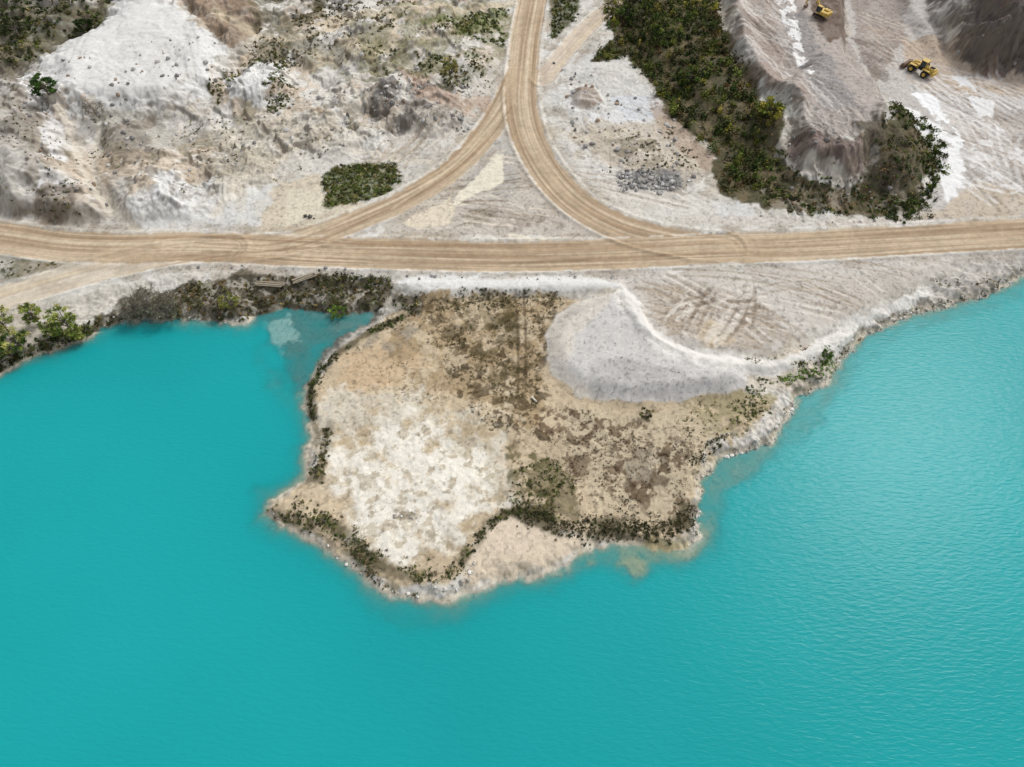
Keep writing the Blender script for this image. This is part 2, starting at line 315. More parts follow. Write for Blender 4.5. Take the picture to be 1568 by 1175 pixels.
# south verge
paint([(-100,440),(60,400),(200,390),(200,400),(60,425),(-100,470)],(148,147,140),1,1.5,st=0.7)
paint([(-100,398),(0,385),(200,392),(160,402),(60,420),(-60,440)],(172,168,157),1,1.5,st=0.8)
paint([(0,400),(140,398),(60,415),(0,428)],(104,104,76),0.8,1.5,st=0.7,brk=(3,0.48,0.05))
paint([(0,480),(80,460),(200,435),(330,408),(330,420),(240,445),(150,480),(60,480)],(204,198,187),1,2,st=0.9)
paint([(330,405),(600,415),(700,418),(955,418),(955,432),(640,430),(600,440),(330,420)],(200,194,184),1,1.5,st=0.9)
paint([(600,430),(640,422),(800,420),(955,425),(965,440),(900,447),(800,445),(640,448)],(221,220,216),0.7,1,solid=True)
# storage lot
LOT=[(900,415),(1100,415),(1300,398),(1568,380),(1750,370),(1750,400),(1520,400),(1400,430),(1300,480),(1240,510),(1190,540),(1080,535),(1000,520),(970,480),(960,440)]
paint(LOT,(200,194,186),1.2,1.5,solid=True)
paint([(980,440),(1060,430),(1150,450),(1200,490),(1180,530),(1080,530),(1010,500)],(184,173,159),1,2,st=0.85)
paint([(1020,470),(1050,470),(1050,520),(1020,515)],(168,154,136),0.5,1,st=0.85)
paint([(1065,490),(1110,490),(1125,520),(1090,530),(1070,515)],(206,189,162),0.6,1,st=0.85)
paint([(1280,430),(1400,415),(1400,440),(1300,480),(1240,500)],(188,179,168),1.5,2,st=0.6)
# island
ISL=[(480,640),(476,600),(500,560),(540,520),(600,480),(640,455),(700,450),(840,450),(960,470),(960,600),(1130,590),(1180,620),(1120,700),(1080,760),(1050,820),(900,830),(780,800),(720,860),(690,900),(600,900),(440,800),(420,780),(490,700)]
paint(ISL,(194,177,150),1,1.5,solid=True)
paint([(520,540),(600,520),(660,560),(620,600),(520,600)],(196,170,137),2,3,st=0.7)
paint([(620,560),(760,600),(780,680),(700,640),(560,610)],(206,194,170),2,4,st=0.6,brk=(4,0.46,0.06))
paint([(540,530),(590,505),(640,505),(600,545),(550,550)],(146,138,124),1,2,st=0.7,brk=(4,0.44,0.06))
paint([(640,455),(860,455),(840,500),(840,590),(800,660),(740,620),(620,600),(600,540)],(156,134,100),0.8,4,st=0.7,brk=(3.2,0.48,0.04))
paint([(620,455),(860,455),(840,500),(840,660),(780,690),(690,570)],(78,66,44),0.6,4,st=0.8,brk=(1.9,0.55,0.035),seed=33)
paint([(690,455),(780,455),(800,560),(770,620),(720,560)],(96,86,56),0.8,3,st=0.65,brk=(3,0.51,0.05))
paint([(505,615),(600,600),(700,610),(750,665),(780,720),(775,760),(735,800),(720,840),(660,875),(590,850),(530,815),(510,760),(510,700)],(214,206,189),3,6,st=0.92,brk=(9,0.30,0.1),solid=True)
paint([(555,650),(660,650),(735,700),(750,770),(700,840),(630,865),(570,815),(525,740)],(231,226,214),3,6,st=0.95,brk=(9,0.30,0.12),solid=True)
paint([(510,620),(740,620),(790,700),(770,780),(700,870),(600,860),(520,800)],(170,153,122),0.6,4,st=0.6,brk=(1.7,0.575,0.035),seed=36)
paint([(420,770),(490,735),(515,770),(540,815),(480,805)],(202,185,158),1,1.5,st=0.8)
paint([(505,615),(600,605),(620,640),(540,660),(505,660)],(202,195,180),1.5,2,st=0.7,brk=(3,0.42,0.08))
paint([(600,775),(650,780),(650,800),(605,795)],(140,130,112),0.6,1.5,st=0.8,brk=(1.5,0.5,0.05))
paint([(780,690),(850,700),(890,740),(900,800),(840,800),(785,785)],(92,86,54),1,3.5,st=0.85,brk=(3.5,0.40,0.06))
paint([(850,620),(1100,640),(1080,740),(1050,780),(900,790),(880,700)],(190,177,152),1.5,3,st=0.8)
paint([(800,640),(880,620),(1060,680),(1060,780),(900,780),(860,700)],(92,72,52),0.6,3,st=0.8,brk=(2.2,0.54,0.035),seed=37)
paint([(930,680),(1010,670),(1040,740),(960,760)],(82,64,47),0.6,3,st=0.7,brk=(2.0,0.52,0.04),seed=38)
paint([(960,670),(1060,660),(1080,720),(1030,760),(950,720)],(186,177,158),1,2,st=0.5,brk=(5,0.52,0.05))
paint([(745,795),(800,788),(860,812),(960,820),(900,840),(860,862),(780,885),(700,905),(720,850)],(212,197,175),1,1.2,st=0.97,solid=True)
paint([(745,795),(800,788),(840,812),(800,850),(740,840)],(218,202,182),1,1.2,st=0.6)
paint([(1080,690),(1140,650),(1190,640),(1150,690),(1090,730),(1070,830),(1050,830),(1060,780)],(210,205,197),0.8,2,st=0.9,brk=(3,0.42,0.06))
paint([(1040,600),(1130,600),(1190,610),(1140,660),(1080,660)],(156,146,112),1,2,st=0.8,brk=(3,0.42,0.08))
# spoil pile
paint([(836,515),(852,484),(885,464),(940,448),(975,490),(1010,528),(1070,550),(1140,565),(1142,592),(1110,600),(1050,612),(960,618),(890,606),(845,575)],(204,201,197),0.5,0.7,solid=True)
paint([(836,515),(852,484),(885,464),(940,448),(920,480),(880,510),(870,560),(900,600),(960,618),(890,606),(845,575)],(212,205,194),1,1)
paint([(900,560),(960,540),(1060,575),(1120,580),(1110,598),(1050,610),(960,612),(910,600)],(174,171,169),1.5,1.5,st=0.8)  # shade of the south slope painted in as darker grey
paint([(955,440),(985,470),(1000,505),(1080,540),(1190,550),(1260,520),(1320,490),(1420,435),(1500,410),(1510,425),(1400,470),(1320,512),(1280,540),(1190,572),(1080,560),(1010,535),(970,490),(940,455)],(223,220,214),0.8,1.5,st=0.97,solid=True)
# eastern shore
paint([(1410,430),(1568,395),(1700,370),(1700,420),(1530,440),(1500,460),(1440,465)],(186,180,172),1.2,2,st=0.8)
paint([(1280,545),(1340,505),(1420,470),(1520,450),(1568,415),(1640,400),(1640,380),(1540,420),(1500,440),(1420,450),(1330,500),(1270,535)],(140,133,122),0.7,2,st=0.8,brk=(3,0.5,0.05))
shore_zone=ss(140,128,Y)
put(ALL,ss(1.5,0.8,sd+E1)*shore_zone*ss(-1.5,0,sd)*ss(0.4,0.55,E2),(150,136,110),0.5)
put(ALL,ss(0.75,0.35,sd+E1*0.5)*shore_zone*ss(-1.2,-0.2,sd),(206,197,178),0.7)
put(ALL,ss(0.0,-1.0,sd),(190,172,134),0.9)
paint([(395,482),(440,470),(600,470),(560,500),(500,545),(475,590),(445,600),(425,565),(400,540),(380,515)],(110,112,106),2,2,st=0.95,solid=True)
paint([(400,500),(445,480),(455,510),(430,545),(405,535)],(200,210,200),1,2.5,st=0.9,solid=True)
paint([(470,480),(600,470),(575,500),(520,500)],(146,138,126),1,2,st=0.8)
paint([(880,835),(1050,835),(1010,885),(890,888)],(190,174,130),1.5,2,st=0.8)
DSH=[(135,508),(195,458),(290,435),(380,420),(480,420),(585,430),(640,455),(640,478),(560,482),(500,478),(440,468),(380,485),(300,492),(200,492)]
paint(DSH,(78,72,56),1,2,st=0.95,solid=True)
paint(DSH,(118,110,96),0.8,2,st=0.8,brk=(3,0.5,0.05))
paint(DSH,(180,175,163),0.6,2,st=0.8,brk=(2.4,0.56,0.04),seed=39)
def dark_line(px,wid,st=0.85): stroke(px,wid,(80,74,52),st,0.8,1.0,brk=(5,0.42))
dark_line([(480,640),(476,600),(490,570),(514,545),(557,514),(620,484)],0.9)
dark_line([(430,784),(475,794),(522,812),(552,845),(602,877),(650,886),(690,872),(718,845),(742,812),(772,788),(800,786)],0.9)
dark_line([(800,788),(850,802),(900,812),(960,806),(1000,812),(1045,800),(1058,775)],1.9,0.85)
dark_line([(505,645),(502,670),(494,700),(486,735)],0.8,0.7)
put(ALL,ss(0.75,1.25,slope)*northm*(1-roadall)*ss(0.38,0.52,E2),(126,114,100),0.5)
# --- tracks (wheel marks)
def tracks(px,n,ang,spread,L,cols,curv=0.02,seed=0,wd=0.3,st=0.7,dz=-0.08):
    r=np.random.default_rng(seed); pts=GG(px)
    mn,mx=pts.min(0),pts.max(0)
    for i in range(n):
        for _ in range(20):
            p=mn+r.random(2)*(mx-mn)
            if sdpoly(np.array([p[0]]),np.array([p[1]]),pts)[0]>0: break
        a=math.radians(ang+r.normal()*spread); k=r.normal()*curv; l=L*(0.5+r.random()); q=[]
        x,y=p; aa=a-k*l/2; x-=math.cos(a)*l/2; y-=math.sin(a)*l/2
        for s in range(9): q.append((x,y)); x+=math.cos(aa)*l/8; y+=math.sin(aa)*l/8; aa+=k*l/8
        q=np.array(q); keep=sdpoly(q[:,0],q[:,1],pts)>-1.0; q=q[keep]
        if len(q)<3: continue
        c=cols[r.integers(len(cols))]
        nrm=np.array([-math.sin(a),math.cos(a)])
        for o in (-1.1,1.1): stroke(None,wd*(0.7+0.8*r.random()),c,st*(0.5+0.5*r.random()),0.2,0.22,world=q+nrm*o,dz=dz,sm_=1)
lotz=[(970,425),(1300,405),(1420,410),(1300,475),(1200,530),(1080,528),(1000,500)]
tracks(lotz,26,-20,22,26,[(164,151,134),(222,216,207),(172,158,140)],0.02,1)
tracks([(1000,440),(1150,440),(1180,520),(1060,520)],18,60,24,16,[(140,126,110),(220,213,202)],0.03,2,wd=0.4,st=0.85)
tracks([(1380,90),(1568,120),(1568,320),(1450,325),(1450,220)],50,-55,20,30,[(146,133,120),(230,228,226),(206,197,187)],0.02,3,wd=0.4)
tracks([(1310,0),(1430,0),(1400,70),(1440,110),(1340,120)],14,-60,25,26,[(168,150,135),(208,197,184)],0.02,4)
tracks([(1110,0),(1200,0),(1300,170),(1230,190),(1160,110)],20,-65,10,24,[(210,205,199),(124,115,107)],0.005,5,wd=0.4)
tracks([(620,345),(770,230),(870,350)],18,5,14,16,[(138,125,108),(218,209,192)],0.02,6,st=0.8)
tracks([(850,100),(1000,120),(1010,190),(880,170)],8,-20,30,14,[(180,172,162),(221,218,214)],0.04,7)
tracks([(600,210),(760,140),(640,270),(520,260)],14,50,15,22,[(214,204,188),(168,154,136)],0.02,8)
tracks([(840,235),(930,270),(1100,310),(1020,335),(900,300)],10,-25,8,20,[(174,160,143),(220,213,204)],0.01,9)
tracks([(100,60),(300,40),(310,130),(120,140)],9,-50,25,20,[(200,196,188),(212,208,202)],0.02,10,st=0.5)
for q in ([(140,150),(150,190),(142,240),(150,280),(200,340)],[(70,130),(110,200),(125,260),(165,320),(215,352)]):
    stroke(q,0.9,(212,204,190),0.9,0.4,0.4,dz=-0.15)
stroke([(640,80),(560,150),(470,210),(380,270),(330,330)],1.2,(212,203,187),0.7,1,1)
stroke([(330,20),(450,60),(560,20),(700,15),(785,5)],1.6,(210,196,171),0.7,1,1)
stroke([(680,250),(600,245),(540,225),(470,210)],1.0,(212,203,187),0.6,0.8,1)
for xx in (790,802): stroke([(xx,445),(xx+3,520),(xx+3,600)],0.3,(86,72,52),0.7,0.2,0.2)
# wet chalk slurry, its glints painted in as near white, and pale patches, over the wheel marks
paint([(1345,140),(1400,165),(1470,215),(1480,270),(1450,320),(1440,290),(1440,235),(1400,190)],(238,238,237),0.8,2,st=0.97,brk=(7,0.40,0.04),solid=True)
paint([(1400,145),(1425,145),(1450,180),(1480,215),(1470,240)],(242,243,243),0.5,1.5,st=0.97,brk=(5,0.40,0.04),solid=True)
paint([(1455,115),(1480,118),(1510,170),(1500,175)],(236,236,236),0.5,1.2,st=0.95,brk=(5,0.45,0.04),solid=True)
paint([(1490,150),(1520,155),(1530,200),(1500,195)],(232,231,229),0.5,1.5,st=0.9,brk=(4,0.48,0.04),solid=True)
paint([(1480,200),(1568,220),(1568,300),(1490,290)],(226,224,221),0.4,2,st=0.85,brk=(3.5,0.56,0.035),solid=True,seed=61)
paint([(1185,-20),(1210,-20),(1215,0),(1250,110),(1240,120),(1215,80)],(236,235,233),0.6,1,st=0.95,brk=(3,0.50,0.04),solid=True)
paint([(752,235),(772,235),(775,280),(745,292),(690,318),(700,295),(735,268)],(226,219,200),0.4,1.0,solid=True,st=0.97)
paint([(618,342),(690,300),(700,322),(690,345),(640,350)],(218,207,186),0.5,1.0,solid=True,st=0.95)
paint([(780,360),(860,364),(850,373),(785,372)],(232,224,208),0.4,1,brk=(2.5,0.48,0.05))
paint([(1250,338),(1420,336),(1500,345),(1420,350),(1260,350)],(236,232,226),0.4,1,brk=(4,0.5,0.04),st=0.8)
# --- road paint
for k in ('lower','spur','west','north','main'):
    w,m,lat,al,d,hw=RM[k]
    base=(187,166,139) if k not in('lower','spur') else ((210,200,183) if k=='lower' else (206,192,175))
    put(w,m,base,0.97)
    sh1=vnoise(lat*0.9+al*0.004,al/55,50) ; sh2=vnoise(lat*2.6+al*0.006,al/30,54)
    lo=k in ('lower','spur')
    put(w,m*ss(0.5,0.8,sh1),(157,134,107),0.65 if not lo else 0.2)
    put(w,m*ss(0.55,0.85,1-sh1),(208,191,165),0.65)
    put(w,m*ss(0.6,0.8,sh2),(138,115,90),0.45 if not lo else 0.15)
    put(w,m*ss(0.65,0.85,1-sh2),(216,201,177),0.5)
    put(w,m*ss(0.5,0.65,E2[w])*0.3,(170,153,131))
    sg=np.exp(-((d-hw-0.4)/0.4)**2)*ss(0.4,0.55,fbm(X[w],Y[w],4,4,57))
    put(w,sg,(222,215,202),0.7)
    sg=np.exp(-((d-hw-2.0)/1.1)**2)*ss(0.4,0.6,fbm(X[w],Y[w],6,4,58))*(1-m)
    put(w,sg,(156,140,120),0.4)
def wheel(px,off,cols=(150,122,90),st=0.5,wd=0.35):
    stroke(px,wd,cols,st,0.3,0.2)
wheel([(300,372),(400,376),(470,362),(560,322),(640,285),(700,245),(745,195),(775,155)],0,(132,107,80))
wheel([(310,386),(420,384),(500,364),(570,332),(650,292),(712,248),(755,205),(783,165)],0,(132,107,80))
wheel([(788,160),(800,215),(826,262),(862,305),(905,335)],0,(132,109,82)); wheel([(500,395),(620,402),(760,404),(900,398)],0,(126,105,82))
wheel([(240,410),(320,395),(420,384),(520,378),(680,376),(900,374)],0,(138,115,90)); wheel([(770,170),(700,250),(600,320)],0,(218,203,174))
wheel([(540,372),(700,380),(880,380),(1000,376)],0,(150,125,96),0.45,0.8)
# mineral speckle, weaker on clean chalk
lum=C.mean(-1); amp=1-0.65*ss(0.5,0.72,lum)
C*= (1+amp*0.34*(fbm(X,Y,0.8,3,60)-0.5))[...,None]
C*= (1+amp*0.22*(fbm(X,Y,5,5,61)-0.5))[...,None]
spk=ss(0.72,0.78,vnoise(X/0.5,Y/0.5,63))*(1-roadall)*amp; C*=(1-0.3*spk)[...,None]

# ------------------------------------------------------------------ helper: mesh from arrays
def make_mesh(name,V,F,col=None,mats=(),smooth_=True,extra=None,mi=None):
    me=bpy.data.meshes.new(name); k=F.shape[1]
    me.vertices.add(len(V)); me.vertices.foreach_set('co',V.astype(f32).ravel())
    me.loops.add(F.size); me.loops.foreach_set('vertex_index',F.astype(np.int32).ravel())
    me.polygons.add(len(F)); me.polygons.foreach_set('loop_start',np.arange(0,F.size,k,dtype=np.int32))
    try: me.polygons.foreach_set('loop_total',np.full(len(F),k,np.int32))
    except Exception: pass
    me.polygons.foreach_set('use_smooth',np.full(len(F),smooth_))
    if mi is not None: me.polygons.foreach_set('material_index',mi.astype(np.int32))
    me.update(calc_edges=True)
    if col is not None:
        a=me.color_attributes.new('Col','FLOAT_COLOR','POINT'); c=np.ones((len(V),4),f32); c[:,:3]=col; a.data.foreach_set('color',c.ravel())
    if extra:
        for n,arr in extra.items():
            a=me.attributes.new(n,'FLOAT','POINT'); a.data.foreach_set('value',arr.astype(f32).ravel())
    for m in mats: me.materials.append(m)
    ob=bpy.data.objects.new(name,me); bpy.context.scene.collection.objects.link(ob); return ob
def gridfaces(ny,nx):
    i=np.arange(ny*nx).reshape(ny,nx)
    return np.stack([i[:-1,:-1],i[:-1,1:],i[1:,1:],i[1:,:-1]],-1).reshape(-1,4)
# ------------------------------------------------------------------ materials
def newmat(n):
    m=bpy.data.materials.new(n); m.use_nodes=True; nt=m.node_tree; return m,nt,nt.nodes,nt.links,nt.nodes['Principled BSDF']
def ground_mat():
    m,nt,N,L,b=newmat('ground_earth'); b.inputs['Roughness'].default_value=0.92; b.inputs['Specular IOR Level'].default_value=0.2
    at=N.new('ShaderNodeAttribute'); at.attribute_name='Col'
    tc=N.new('ShaderNodeTexCoord')
    n1=N.new('ShaderNodeTexNoise'); n1.inputs['Scale'].default_value=3.5; n1.inputs['Detail'].default_value=5; n1.inputs['Roughness'].default_value=0.75
    L.new(tc.outputs['Object'],n1.inputs['Vector'])
    mr=N.new('ShaderNodeMapRange'); mr.inputs[1].default_value=0.3; mr.inputs[2].default_value=0.7; mr.inputs[3].default_value=0.83; mr.inputs[4].default_value=1.13
    L.new(n1.outputs[0],mr.inputs[0])
    vm=N.new('ShaderNodeVectorMath'); vm.operation='SCALE'; L.new(at.outputs['Color'],vm.inputs[0]); L.new(mr.outputs[0],vm.inputs['Scale'])
    L.new(vm.outputs[0],b.inputs['Base Color'])
    bp=N.new('ShaderNodeBump'); bp.inputs['Strength'].default_value=0.5; bp.inputs['Distance'].default_value=0.16
    L.new(n1.outputs[0],bp.inputs['Height']); L.new(bp.outputs[0],b.inputs['Normal']); return m
def leaf_mat(n,rough=0.8,trans=0.0):
    m,nt,N,L,b=newmat(n); at=N.new('ShaderNodeAttribute'); at.attribute_name='Col'; L.new(at.outputs['Color'],b.inputs['Base Color'])
    b.inputs['Roughness'].default_value=rough; b.inputs['Specular IOR Level'].default_value=0.15; return m
def water_mat():
    m,nt,N,L,b=newmat('turquoise_water'); out=[n for n in N if n.type=='OUTPUT_MATERIAL'][0]
    tc=N.new('ShaderNodeTexCoord')
    big=N.new('ShaderNodeTexNoise'); big.inputs['Scale'].default_value=0.012; big.inputs['Detail'].default_value=3
    L.new(tc.outputs['Object'],big.inputs['Vector'])
    cr=N.new('ShaderNodeValToRGB'); cr.color_ramp.elements[0].position=0.3; cr.color_ramp.elements[1].position=0.7
    cr.color_ramp.elements[0].color=(*[float(v) for v in lin((24,149,152))],1); cr.color_ramp.elements[1].color=(*[float(v) for v in lin((29,161,165))],1)
    L.new(big.outputs[0],cr.inputs[0]); L.new(cr.outputs[0],b.inputs['Base Color'])
    b.inputs['Roughness'].default_value=0.2; b.inputs['Specular IOR Level'].default_value=0.08
    mp=N.new('ShaderNodeMapping'); mp.inputs['Scale'].default_value=(0.45,1.4,1); mp.inputs['Rotation'].default_value=(0,0,0.5); L.new(tc.outputs['Object'],mp.inputs[0])
    w1=N.new('ShaderNodeTexNoise'); w1.inputs['Scale'].default_value=1.3; w1.inputs['Detail'].default_value=4; w1.inputs['Distortion'].default_value=0.5; L.new(mp.outputs[0],w1.inputs['Vector'])
    bp=N.new('ShaderNodeBump'); bp.inputs['Strength'].default_value=0.5; bp.inputs['Distance'].default_value=0.16
    L.new(w1.outputs[0],bp.inputs['Height']); L.new(bp.outputs[0],b.inputs['Normal'])
    at=N.new('ShaderNodeAttribute'); at.attribute_name='turbidity'
    tr=N.new('ShaderNodeBsdfTransparent'); mx=N.new('ShaderNodeMixShader')
    L.new(at.outputs['Fac'],mx.inputs[0]); L.new(tr.outputs[0],mx.inputs[1]); L.new(b.outputs[0],mx.inputs[2]); L.new(mx.outputs[0],out.inputs[0]); return m
MG=ground_mat(); ML=leaf_mat('foliage'); MR=leaf_mat('rock',0.9); MW=water_mat()
def flat(n,c,r=0.6,metal=0):
    m,nt,N,L,b=newmat(n); 
    tc=N.new('ShaderNodeTexCoord'); nn=N.new('ShaderNodeTexNoise'); nn.inputs['Scale'].default_value=2.5; nn.inputs['Detail'].default_value=4; L.new(tc.outputs['Object'],nn.inputs['Vector'])
    mx=N.new('ShaderNodeMix'); mx.data_type='RGBA'; c=[float(v) for v in lin(c)]
    mx.inputs[6].default_value=(c[0]*0.6,c[1]*0.6,c[2]*0.6,1); mx.inputs[7].default_value=(min(c[0]*1.2,1),min(c[1]*1.2,1),min(c[2]*1.2,1),1)
    L.new(nn.outputs[0],mx.inputs[0]); L.new(mx.outputs[2],b.inputs['Base Color']); b.inputs['Roughness'].default_value=r; b.inputs['Metallic'].default_value=metal; return m
# ------------------------------------------------------------------ terrain + water
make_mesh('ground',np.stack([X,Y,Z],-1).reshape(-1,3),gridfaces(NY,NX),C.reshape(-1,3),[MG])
jmax=np.searchsorted(gy,150)
sel=np.unique(np.concatenate([np.arange(0,NX,2),[NX-1]])); sely=np.arange(0,jmax,2)
Xw=X[np.ix_(sely,sel)]; Yw=Y[np.ix_(sely,sel)]; Zw=Z[np.ix_(sely,sel)]
dep=np.clip(-Zw,0,9); turb=np.where(Zw>0.05,0.0,np.clip(0.04+0.96*(1-np.exp(-dep/0.33)),0,1))
make_mesh('water',np.stack([Xw,Yw,np.zeros_like(Xw)],-1).reshape(-1,3),gridfaces(*Xw.shape),None,[MW],extra={'turbidity':turb})
# ------------------------------------------------------------------ vegetation
def leaves(cx,cy,cz,r,h,n,size,cols,jit=0.3,r_=None,mul=1.22):
    r_=r_ or rng
    K=len(cx); tot=int(K*n); idx=np.repeat(np.arange(K),n)
    d=r_.normal(size=(tot,3)); d/=np.linalg.norm(d,axis=1)[:,None]+1e-9; d[:,2]=np.abs(d[:,2])
    rad=r_.random(tot)**0.45
    az=np.arctan2(d[:,1],d[:,0]); ph=r_.random(K)[idx]*6.28; rad=rad*(0.82+0.25*np.sin(az*3+ph)+0.12*np.sin(az*5+ph*2))
    p=np.stack([cx[idx]+d[:,0]*rad*r[idx],cy[idx]+d[:,1]*rad*r[idx],cz[idx]+d[:,2]*rad*h[idx]],1)
    a=r_.normal(size=(tot,3)); a[:,2]*=0.45; a/=np.linalg.norm(a,axis=1)[:,None]
    b=np.cross(a,r_.normal(size=(tot,3))*np.array([0.6,0.6,0.5])+np.array([0,0,0.3])); b/=np.linalg.norm(b,axis=1)[:,None]+1e-9
    s=(size*(0.5+r_.random(tot)))[:,None]
    V=np.stack([p-a*s,p-b*s*0.6,p+a*s,p+b*s*0.6],1).reshape(-1,3)
    F=np.arange(tot*4).reshape(-1,4)
    cl=np.array([lin(c) for c in cols])*mul; cc=cl[r_.integers(len(cols),size=K)][idx]*(1+jit*(r_.random(tot)-0.5)*2)[:,None]*(0.6+0.8*r_.random(K))[idx][:,None]
    cc=np.clip(cc,0,0.75)
    return V,F,np.repeat(cc,4,axis=0)
def merge(parts):
    V=[];F=[];Cc=[];o=0
    for v,f,c in parts: V.append(v);F.append(f+o);Cc.append(c);o+=len(v)
    return np.concatenate(V),np.concatenate(F),np.concatenate(Cc)
def scatter(px,dens,thr=None,sc=8,seed=0):
    r=np.random.default_rng(seed); pts=GG(px); mn,mx=pts.min(0),pts.max(0); n=int(dens*(mx-mn).prod())
    p=mn+r.random((n,2))*(mx-mn); k=sdpoly(p[:,0],p[:,1],pts)+(fbm(p[:,0],p[:,1],5,4,70)-0.5)*6>0; p=p[k]
    if thr is not None: p=p[fbm(p[:,0],p[:,1],sc,4,71+seed,0.6)+r.normal(size=len(p))*0.03>thr]
    return p
def scatter_line(px,dens,wid,seed=0,thr=None):
    r=np.random.default_rng(seed); pts=smooth(GG(px),4); seg=np.linalg.norm(np.diff(pts,axis=0),axis=1); cum=np.concatenate([[0],np.cumsum(seg)])
    n=int(dens*cum[-1]*wid*2); s=r.random(n)*cum[-1]; x=np.interp(s,cum,pts[:,0])+r.normal(size=n)*wid*0.5; y=np.interp(s,cum,pts[:,1])+r.normal(size=n)*wid*0.5
    p=np.stack([x,y],1)
    if thr is not None: p=p[fbm(x,y,5,3,72+seed)>thr]
    return p
def clumps(p,rm,hm,n,size,cols,seed=0,mul=1.22):
    r=np.random.default_rng(seed+100)
    z=hgt(p[:,0],p[:,1]); p=p[z>0.2]; z=z[z>0.2]
    K=len(p); rr_=rm*(0.4+r.random(K)**2*1.4); hh=hm*(0.4+r.random(K)**1.5*1.3)
    return leaves(p[:,0],p[:,1],z-0.1,rr_,hh,n,size,cols,r_=r,mul=mul)
GREEN=[(60,76,34),(70,88,38),(52,66,30),(86,98,44),(98,106,46),(78,76,44),(58,62,36)]
DARK=[(60,62,38),(72,69,46),(50,54,33),(86,78,53),(66,74,41)]
BROWN=[(120,98,66),(96,80,54),(136,114,78),(84,72,48),(108,98,60)]
OLIVE=[(96,96,56),(112,108,64),(80,82,46),(128,118,78),(70,72,40)]
YEL=[(140,136,56),(122,124,50),(150,140,70)]
b1=[(905,95),(940,60),(925,25),(935,-30),(1095,-30),(1105,40),(1130,80),(1160,130),(1195,165),(1200,200),(1180,240),(1180,290),(1100,298),(1090,270),(1095,235),(1060,200),(1030,180),(1000,140),(985,110),(960,85)]
parts=[clumps(scatter(b1,0.45,0.42,sc=7,seed=1),1.4,1.9,60,0.25,GREEN+DARK+[(110,112,50),(92,76,50)],1,1.15),clumps(scatter(b1,0.03,seed=2),2.5,4.0,190,0.27,GREEN+GREEN+YEL[:1],2),
       clumps(scatter(b1,0.012,seed=3),1.8,2.2,110,0.26,YEL+[(110,86,54)],3),clumps(scatter(b1,0.7,0.48,seed=103),0.8,0.6,26,0.2,BROWN+OLIVE,103)]
v=merge(parts); make_mesh('shrub_thicket',*v[:2],v[2],[ML],False)
b2=[(1165,300),(1200,262),(1310,285),(1345,250),(1352,175),(1395,190),(1428,232),(1420,282),(1390,325),(1300,330),(1170,322)]
parts=[clumps(scatter(b2,1.0,0.47,sc=6,seed=4),0.85,0.75,34,0.2,GREEN+DARK+BROWN,4),clumps(scatter_line([(1360,172),(1405,190),(1432,230),(1425,280),(1395,322),(1340,328)],0.6,3,seed=5,thr=0.36),1.1,1.1,60,0.22,GREEN,5),
  clumps(scatter([(1150,230),(1195,220),(1215,262),(1240,300),(1170,310),(1130,290)],0.4,0.4,seed=104),1.1,1.0,40,0.22,GREEN+DARK,104)]
v=merge(parts); make_mesh('slope_shrubs',*v[:2],v[2],[ML],False)
NW=[(-30,110),(780,30),(770,120),(560,250),(330,300),(-30,330)]
pnw=scatter(NW,0.30,0.56,sc=9,seed=12); pnw=pnw[sdpoly(pnw[:,0],pnw[:,1],smoothw)<-2]
parts=[clumps(scatter([(-30,-30),(175,-30),(160,40),(105,60),(60,95),(-30,105)],0.4,0.42,seed=6),1.2,1.0,50,0.25,DARK+GREEN+OLIVE,6),
 clumps(scatter([(390,40),(440,-30),(660,-30),(600,45),(520,60),(430,110),(370,115)],0.7,0.49,sc=6,seed=7),0.75,0.5,28,0.21,OLIVE+BROWN+DARK,7),
 clumps(scatter([(655,35),(780,10),(775,75),(720,60),(650,48)],0.8,0.42,sc=6,seed=8),0.9,0.6,34,0.22,OLIVE+GREEN,8,1.35),
 clumps(scatter([(560,60),(650,80),(760,80),(745,130),(690,140),(640,110),(560,110)],0.6,0.49,seed=9),0.8,0.7,32,0.22,OLIVE+GREEN,9),
 clumps(scatter([(493,270),(520,256),(560,250),(602,254),(614,272),(592,298),(545,308),(498,316)],3.0,0.27,sc=6,seed=10),0.75,0.6,40,0.17,GREEN+OLIVE+[(92,104,50)],10,1.45),
 clumps(scatter([(845,-30),(905,-30),(875,35),(845,60)],0.6,seed=11),1.0,0.9,44,0.23,GREEN+OLIVE,11),
 clumps(pnw,0.6,0.4,20,0.19,OLIVE+BROWN+DARK+[(150,140,104)],12,1.35),
 clumps(scatter([(318,128),(345,108),(400,84),(440,78),(448,150),(420,172),(400,158),(436,120),(400,95),(350,125),(335,165)],1.0,0.4,sc=6,seed=13),0.75,0.55,30,0.21,OLIVE+GREEN,13),
 clumps(scatter([(920,200),(1030,200),(1090,250),(1080,300),(1000,262),(930,250)],0.4,0.5,seed=14),0.65,0.45,26,0.19,OLIVE+DARK,14),
 clumps(scatter([(0,400),(140,398),(60,418),(0,430)],0.5,0.46,seed=105),0.6,0.4,26,0.19,OLIVE,105),
 clumps(scatter([(60,260),(110,285),(130,340),(60,330)],0.5,0.46,seed=106),0.8,0.5,26,0.19,DARK+OLIVE,106)]
v=merge(parts); make_mesh('quarry_scrub',*v[:2],v[2],[ML],False)
GRY=[(118,116,102),(100,98,82),(86,88,62)]
